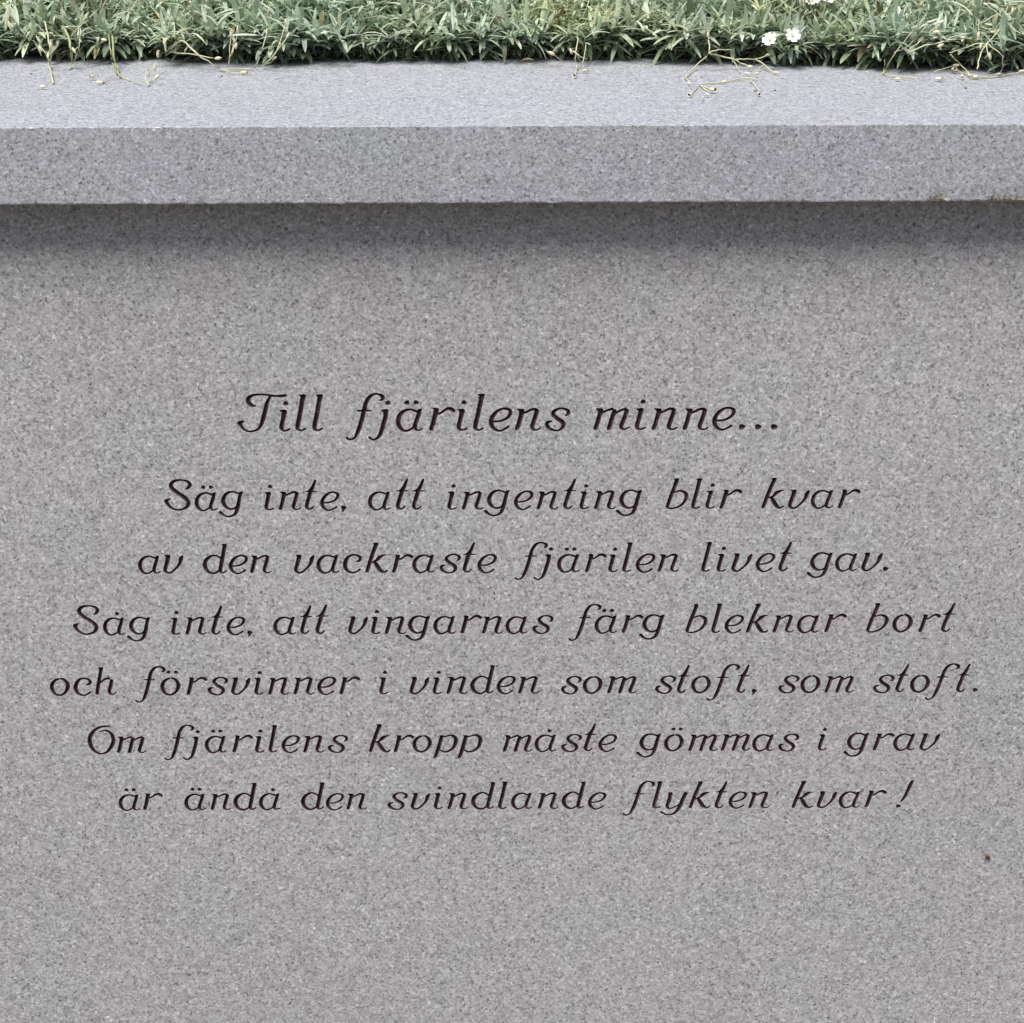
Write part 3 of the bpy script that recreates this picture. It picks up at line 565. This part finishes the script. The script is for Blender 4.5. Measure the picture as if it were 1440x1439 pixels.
SV = []; SF = []
def shoots(n, y_lo, y_hi, nodes, hs, front, xr=1.2):
    x = rng.uniform(-xr, xr, n)
    dy = rng.uniform(y_lo, y_hi, n)
    y = edge_y(x)+dy
    clump = .5+.5*np.sin(x*23+1.3)*np.sin(x*9.1+y*31) + .25*np.sin(x*57+y*40)
    base = np.stack([x, y, np.full(n, ZT+.002)], 1)
    H = hs*(.75+.3*clump.clip(0, 1))*rng.uniform(.75, 1.2, n)
    lean = rng.normal(0, .32, (n, 2)); lean[:, 1] -= front*np.exp(-dy/.05)
    big = rng.uniform(0, 1, n)*.5 + .5*clump.clip(0, 1)
    shade = rng.normal(0, .13, n)
    warm = (np.sin(x*14+.6)+np.sin(x*5.3-2) > 1.15)
    top = base + np.stack([lean[:, 0]*H, lean[:, 1]*H, H], 1)
    for k in range(nodes):
        u = (k+.6)/nodes
        f = u + rng.uniform(-.05, .05, n)
        sag = (front*np.exp(-dy/.04))*.35*H*u*u
        p = base + np.stack([lean[:, 0]*H*f**1.4, lean[:, 1]*H*f**1.4, H*f-sag], 1)
        p[:, 2] = np.maximum(p[:, 2], ZT+.003)
        az = rng.uniform(0, 2*np.pi, n)
        axis = unit(np.stack([lean[:, 0], lean[:, 1]-.2*front, np.ones(n)], 1))
        for q in (0, np.pi):
            a = az+q+rng.normal(0, .25, n)
            el = np.interp(u, [0, 1], [-.05, .68])+rng.normal(0, .36, n)
            t = np.stack([np.cos(a)*np.cos(el), np.sin(a)*np.cos(el), np.sin(el)], 1)
            t = unit(t + axis*.25)
            Ln = (.0165+.0145*np.sin(np.pi*(.15+.7*u)))*(.75+.55*big)*rng.uniform(.75, 1.25, n)
            Wd = Ln*rng.uniform(.115, .185, n)*(.85+.3*big)
            curl = rng.normal(.24, .24, n)
            nr = np.tile(np.array([0, 0, 1.0]), (n, 1)); bad = np.abs(t[:, 2]) > .93
            nr[bad] = (0, 1, 0)
            tone = np.clip(.20+.44*u+shade+rng.normal(0, .15, n), .03, .95)  # tone rises up the shoot: sky-lit tops put into the leaf colour
            dead = (rng.uniform(0, 1, n) < (.02+.05*warm+.10*(u < .25)))
            tone[dead] = np.where(rng.uniform(0, 1, dead.sum()) < .45, 1.0, .0)
            e = p.copy(); e2 = e + t*Ln[:, None]
            ok = (e2[:, 2] > ZT+.001)
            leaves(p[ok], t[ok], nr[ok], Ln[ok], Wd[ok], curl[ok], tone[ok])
    # stems of the shoots as thin three sided prisms
    ang = np.array([0, 2.1, 4.2])
    for ring, f in ((0, 0.), (1, .5), (2, 1.)):
        pass
    so = sum(len(v) for v in SV)
    R = .0008
    ring = np.stack([np.cos(ang)*R, np.sin(ang)*R, np.zeros(3)], 1)
    rings = []
    for f in (0., .35, .7, 1.0):
        c = base + np.stack([lean[:, 0]*H*f**1.4, lean[:, 1]*H*f**1.4, H*f-(front*np.exp(-dy/.04))*.35*H*f*f], 1)
        rings.append(c[:, None]+ring[None]*(1-.4*f))
    V = np.stack(rings, 1).reshape(-1, 3)          # n,4,3,3
    SV.append(V)
    ff_ = []
    for r_ in range(3):
        for k in range(3):
            ff_.append((r_*3+k, r_*3+(k+1) % 3, (r_+1)*3+(k+1) % 3, (r_+1)*3+k))
    ff_ = np.array(ff_)
    SF.append((ff_[None]+(np.arange(n)*12)[:, None, None]+so).reshape(-1, 4))

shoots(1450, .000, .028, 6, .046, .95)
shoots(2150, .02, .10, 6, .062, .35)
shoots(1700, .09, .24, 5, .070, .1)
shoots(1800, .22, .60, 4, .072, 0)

# big broad leaves drooping over the rim of the mat
n = 420
x = rng.uniform(-1.1, 1.1, n); y = edge_y(x)+rng.uniform(-.004, .012, n)
o = np.stack([x, y, ZT+rng.uniform(.010, .038, n)], 1)
a = rng.normal(-np.pi/2, .8, n); el = rng.normal(-.55, .45, n)
t = np.stack([np.cos(a)*np.cos(el), np.sin(a)*np.cos(el), np.sin(el)], 1)
Ln = rng.uniform(.013, .025, n); ok = (o+t*Ln[:, None])[:, 2] > ZT+.001
leaves(o[ok], t[ok], np.tile(np.array([0, -.3, 1.0]), (ok.sum(), 1)), Ln[ok], (Ln*rng.uniform(.15, .22, n))[ok], rng.normal(.15, .15, n)[ok], np.clip(rng.normal(.36, .14, n), .1, .9)[ok])
# withered leaves lying flat on the stone in the shade of the rim
n = 420
x = rng.uniform(-1.1, 1.1, n); y = edge_y(x)-.03+.06*rng.beta(2.2, 1.6, n)
o = np.stack([x, y, ZT+rng.uniform(.0015, .006, n)], 1); a = rng.uniform(0, 2*np.pi, n)
t = np.stack([np.cos(a), np.sin(a)*.5, rng.uniform(-.02, .1, n)], 1); Ln = rng.uniform(.010, .022, n)
leaves(o, unit(t), np.tile(np.array([0, 0, 1.0]), (n, 1)), Ln, Ln*.16, rng.normal(.03, .04, n), np.where(rng.uniform(0, 1, n) < .7, .0, .18))

def big_mesh(name, V, F, tone=None):
    me = bpy.data.meshes.new(name)
    me.vertices.add(len(V)); me.vertices.foreach_set('co', V.astype(np.float32).ravel())
    nf = len(F); me.loops.add(nf*4); me.loops.foreach_set('vertex_index', F.astype(np.int32).ravel())
    me.polygons.add(nf); me.polygons.foreach_set('loop_start', np.arange(0, nf*4, 4, dtype=np.int32))
    me.update(calc_edges=True); me.validate()
    at = me.attributes.new('tone', 'FLOAT', 'POINT'); at.data.foreach_set('value', tone.astype(np.float32))
    return me
V = np.concatenate(LV); F = np.concatenate(LF); T = np.concatenate(TONE)
SVc = np.concatenate(SV); SFc = np.concatenate(SF)
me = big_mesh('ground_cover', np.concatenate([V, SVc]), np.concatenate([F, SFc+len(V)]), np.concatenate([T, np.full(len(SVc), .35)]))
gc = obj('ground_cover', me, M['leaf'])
tag(gc, 'dense mat of narrow silver green leaves filling the bed above the stone ledge', 'ground cover', kind='stuff')

# ------------------------------------------------------------------ stalks, seed pods, flowers
def tube(bm, pts, r0, r1, sides=6, sub=4):
    P = np.array(pts, float)
    if len(P) > 2: S = spline(np.c_[P, np.zeros(len(P))], sub)[:, :3]
    else: S = np.linspace(P[0], P[1], 4)
    k = len(S); rings = []
    S[1:-1] += np.random.default_rng(k+int(abs(S[0][0])*1e4)).normal(0, .45*min(r0, .001), (k-2, 3))
    for i in range(k):
        d = S[min(i+1, k-1)]-S[max(i-1, 0)]; d /= np.linalg.norm(d)+1e-9
        u = np.cross(d, (0, 0, 1.0)) if abs(d[2]) < .9 else np.cross(d, (1.0, 0, 0)); u /= np.linalg.norm(u); v = np.cross(d, u)
        r = r0+(r1-r0)*i/(k-1)
        rings.append([bm.verts.new(S[i]+(u*math.cos(a)+v*math.sin(a))*r) for a in [2*math.pi*j/sides for j in range(sides)]])
    for A, B in zip(rings[:-1], rings[1:]):
        for j in range(sides): bm.faces.new((A[j], A[(j+1) % sides], B[(j+1) % sides], B[j]))
    bm.faces.new(rings[0][::-1]); bm.faces.new(rings[-1])

def bm_mesh(bm):
    bmesh.ops.recalc_face_normals(bm, faces=bm.faces)
    me = bpy.data.meshes.new('m'); bm.to_mesh(me); bm.free(); return me

POD = []
for kind in range(3):       # closed bud, open toothed capsule, slim bud
    bm = bmesh.new()
    prof = [[(0, .0008), (.0012, .0016), (.003, .0022), (.0048, .0018), (.0062, .0008), (.0068, .0002)],
            [(0, .0008), (.001, .0017), (.003, .0021), (.005, .0018), (.0066, .0017), (.0075, .0023)],
            [(0, .0006), (.0015, .0013), (.004, .0016), (.006, .0012), (.0078, .0006), (.0086, .0002)]][kind]
    rings = []
    for z, r in prof:
        rings.append([bm.verts.new((r*math.cos(a), r*math.sin(a), z)) for a in [2*math.pi*j/10 for j in range(10)]])
    if kind == 1:
        for j, v in enumerate(rings[-1]):
            if j % 2: v.co.z -= .0011
    for A, B in zip(rings[:-1], rings[1:]):
        for j in range(10): bm.faces.new((A[j], A[(j+1) % 10], B[(j+1) % 10], B[j]))
    bm.faces.new(rings[0][::-1])
    if kind != 1: bm.faces.new(rings[-1])
    else:
        c = bm.verts.new((0, 0, .0052)); f = [bm.faces.new((rings[-2][j], rings[-2][(j+1) % 10], c)) for j in range(10)]
        for q in f: q.material_index = 1
    me = bm_mesh(bm); me.materials.append(M['pod']); me.materials.append(M['podgap'])
    me.polygons.foreach_set('use_smooth', [True]*len(me.polygons)); POD.append(me)

def add_pod(parent, pos, d, i):
    d = Vector(d).normalized()
    kind = (0, 1, 2, 0, 1)[i % 5]
    o = bpy.data.objects.new('seed_pod', POD[kind]); C.objects.link(o)
    sc = random.uniform(.85, 1.15)
    loc = Vector(pos)-d*.0035*sc
    if loc.z < ZT+.0022: loc.z = ZT+.0022*sc
    rot = d.to_track_quat('Z', 'Y')
    o.parent = parent; o.matrix_parent_inverse = Matrix.Translation(-Vector(parent.location))
    o.matrix_basis = Matrix.LocRotScale(loc, rot, Vector((sc*.74, sc*.74, sc*1.0)))
    return o

for si, (label, stems, pods) in enumerate(STALKS):
    p0 = stems[0][0][-1] if stems[0][0][-1][2] < ZT+.01 else stems[0][0][0]
    t = thing('seed_stalk', label, 'plant stalk', p0)
    bm = bmesh.new()
    for pts, r0, r1 in stems:
        pts = [tuple(max(c, ZT+r1) if k == 2 else c for k, c in enumerate(p)) for p in pts]
        tube(bm, pts, r0*.72, r1*.68)
    obj('stem', bm_mesh(bm), M['green_stalk'] if si in (1, 3) else M['stalk'], t, smooth=True)
    for i, (pos, d) in enumerate(pods): add_pod(t, pos, d, i+si)

# small upright seed stalks standing all through the mat, copies of three kinds
protos = []
for k in range(3):
    t = thing('budding_stalk', 'x', 'plant stalk', (0, 0, 0), 'thin budding stalks standing in the silver leaves')
    bm = bmesh.new()
    h = (.052, .060, .046)[k]
    tube(bm, [(0, 0, 0), (.002, -.003, h*.5), (.004+.003*k, -.008, h)], .0008, .0006)
    tube(bm, [(.002, -.003, h*.5), (-.005, -.006, h*.72), (-.008, -.009, h*.88)], .0006, .0005)
    obj('stem', bm_mesh(bm), M['stalk'], t, smooth=True)
    add_pod(t, (.004+.003*k, -.008, h+.003), (.2, -.3, 1), k).location = (.004+.003*k, -.008, h)
    add_pod(t, (-.008, -.009, h), (-.4, -.3, .8), k+1).location = (-.008, -.009, h*.88)
    protos.append(t)
used = [False]*3
for i in range(90):
    k = i % 3
    x = random.uniform(-.62, .62); y = float(edge_y(x))+random.uniform(.004, .085)
    if used[k]:
        r = protos[k].copy(); C.objects.link(r)
        for ch in protos[k].children:
            c = ch.copy(); C.objects.link(c); c.parent = r
    else:
        r = protos[k]; used[k] = True
    r.location = (x, y, ZT+.002); r.rotation_euler = (random.uniform(-.05, .35), random.uniform(-.35, .35), random.uniform(-.9, .9))
    s = random.uniform(.8, 1.3); r.scale = (s, s, s)
    r['label'] = 'thin straw coloured stalk with two cream buds standing among the silver leaves of the mat'

def petal_mesh():
    V = []; F = []
    rows = [(0, .0006), (.002, .0018), (.0042, .0036), (.006, .0044), (.0074, .0044)]
    for u, wv in rows:
        for s in (-1, -.5, 0, .5, 1):
            V.append((wv*s, u, .0006*(u/.0074)**2*2+.0005*abs(s)))
    # notched tip
    for s, u in ((-1, .0078), (-.5, .0088), (0, .0066), (.5, .0088), (1, .0078)): V.append((.0040*s, u, .0016))
    for r_ in range(5):
        for k in range(4):
            a = r_*5+k; F.append((a, a+1, a+6, a+5))
    return mesh_from(V, F)
PM = petal_mesh(); PM.materials.append(M['petal'])
for label, pos, d in SPOTS['flowers']:
    t = thing('white_flower', label, 'flower', (0, 0, 0))
    for k in range(5):
        o = bpy.data.objects.new('petal', PM); C.objects.link(o); o.parent = t
        o.rotation_euler = (random.uniform(.1, .3), 0, 2*math.pi*k/5+random.uniform(-.1, .1))
        for p in PM.polygons: p.use_smooth = True
    bm = bmesh.new()
    bmesh.ops.create_icosphere(bm, subdivisions=2, radius=.0012, matrix=Matrix.Translation((0, 0, .0008)))
    for k in range(8):
        a = k*.785; tube(bm, [(0, 0, 0), (.001*math.cos(a), .001*math.sin(a), .002), (.0018*math.cos(a), .0018*math.sin(a), .0034)], .00016, .00024, 4, 2)
    obj('heart', bm_mesh(bm), M['stamen'], t, True)
    bm = bmesh.new()
    tube(bm, [(0, 0, -.0002), (0, 0, -.003), (.001, .001, -.006)], .0018, .0008, 8, 3)
    tube(bm, [(.001, .001, -.006), (.002, .006, -.02), (.002, .012, -.04)], .0008, .0008, 6, 3)
    obj('stem', bm_mesh(bm), M['green_stalk'], t, True)
    t.location = pos; t.rotation_euler = Vector(d).to_track_quat('Z', 'Y').to_euler()
    t.scale = (.95, .95, .95)

# ------------------------------------------------------------------ small things on the stone
t = thing('loose_bud', 'single loose cream bud lying on the ledge at the far left', 'bud', SPOTS['pod'])
add_pod(t, SPOTS['pod'], (.9, -.3, .05), 0)
tag(t.children[0], None)

def flat_leaf(name, label, loc, rz, Ln, Wd, mat, cat):
    V = []; F = []
    for k, (u, wv) in enumerate(zip(np.linspace(0, 1, 8), (.15, .6, .9, 1, .95, .75, .4, .05))):
        for s in (-1, 0, 1): V.append(((u-.5)*Ln, s*wv*Wd/2, .0008+.0022*math.sin(u*3)*(1 if s else .4)))
    for a in range(7):
        for b_ in range(2): F.append((a*3+b_, a*3+b_+1, a*3+b_+4, a*3+b_+3))
    o = obj(name, mesh_from(V, F), mat, smooth=True); o.location = loc; o.rotation_euler = (0, 0, rz)
    sm = o.modifiers.new('thick', 'SOLIDIFY'); sm.thickness = .0004
    return tag(o, label, cat)
flat_leaf('fallen_leaf', 'small pale yellow leaf fallen on the ledge at the middle of the mat edge', SPOTS['yleaf'], .1, .013, .006, M['dry'], 'leaf')
flat_leaf('fallen_leaf', 'small dark withered leaf lying against the mat edge right of the middle', SPOTS['dleaf'], -.4, .008, .004, M['dark'], 'leaf')
for i, p in enumerate(SPOTS['bits']):
    bm = bmesh.new(); bmesh.ops.create_icosphere(bm, subdivisions=2, radius=.0011)
    for v in bm.verts: v.co *= random.uniform(.75, 1.2)
    for v in bm.verts: v.co.z *= .5; v.co.x *= 1.5
    o = obj('crumb', bm_mesh(bm), M['dark'], smooth=True); o.location = p; o.rotation_euler = (0, 0, i*1.1)
    tag(o, 'tiny dark crumb of plant litter lying on the bare stone ledge', 'crumb', 'dark crumbs on the ledge')

bug = thing('small_bug', 'tiny dark red brown bug sitting on the lower right of the granite wall', 'insect', SPOTS['bug'])
bx, by, bz = SPOTS['bug']
bm = bmesh.new()
for cx, cz, rx, rz in ((0, 0, .0023, .0019), (.0021, -.0009, .0012, .0011)):
    bmesh.ops.create_uvsphere(bm, u_segments=12, v_segments=8, radius=1, matrix=Matrix.Translation((bx+cx, by-.0015, bz+cz)) @ Matrix.Diagonal((rx, .0013, rz, 1)))
obj('body', bm_mesh(bm), M['bug'], bug, True)
for k in range(6):
    s = 1 if k % 2 else -1; q = (k//2-1)*.0013
    bm = bmesh.new()
    tube(bm, [(bx+q, by-.0013, bz+s*.0012), (bx+q*1.4, by-.0018, bz+s*.0026), (bx+q*1.9, by-.0002, bz+s*.0036)], .0002, .00012, 5, 3)
    obj('leg', bm_mesh(bm), M['dark'], bug, True)
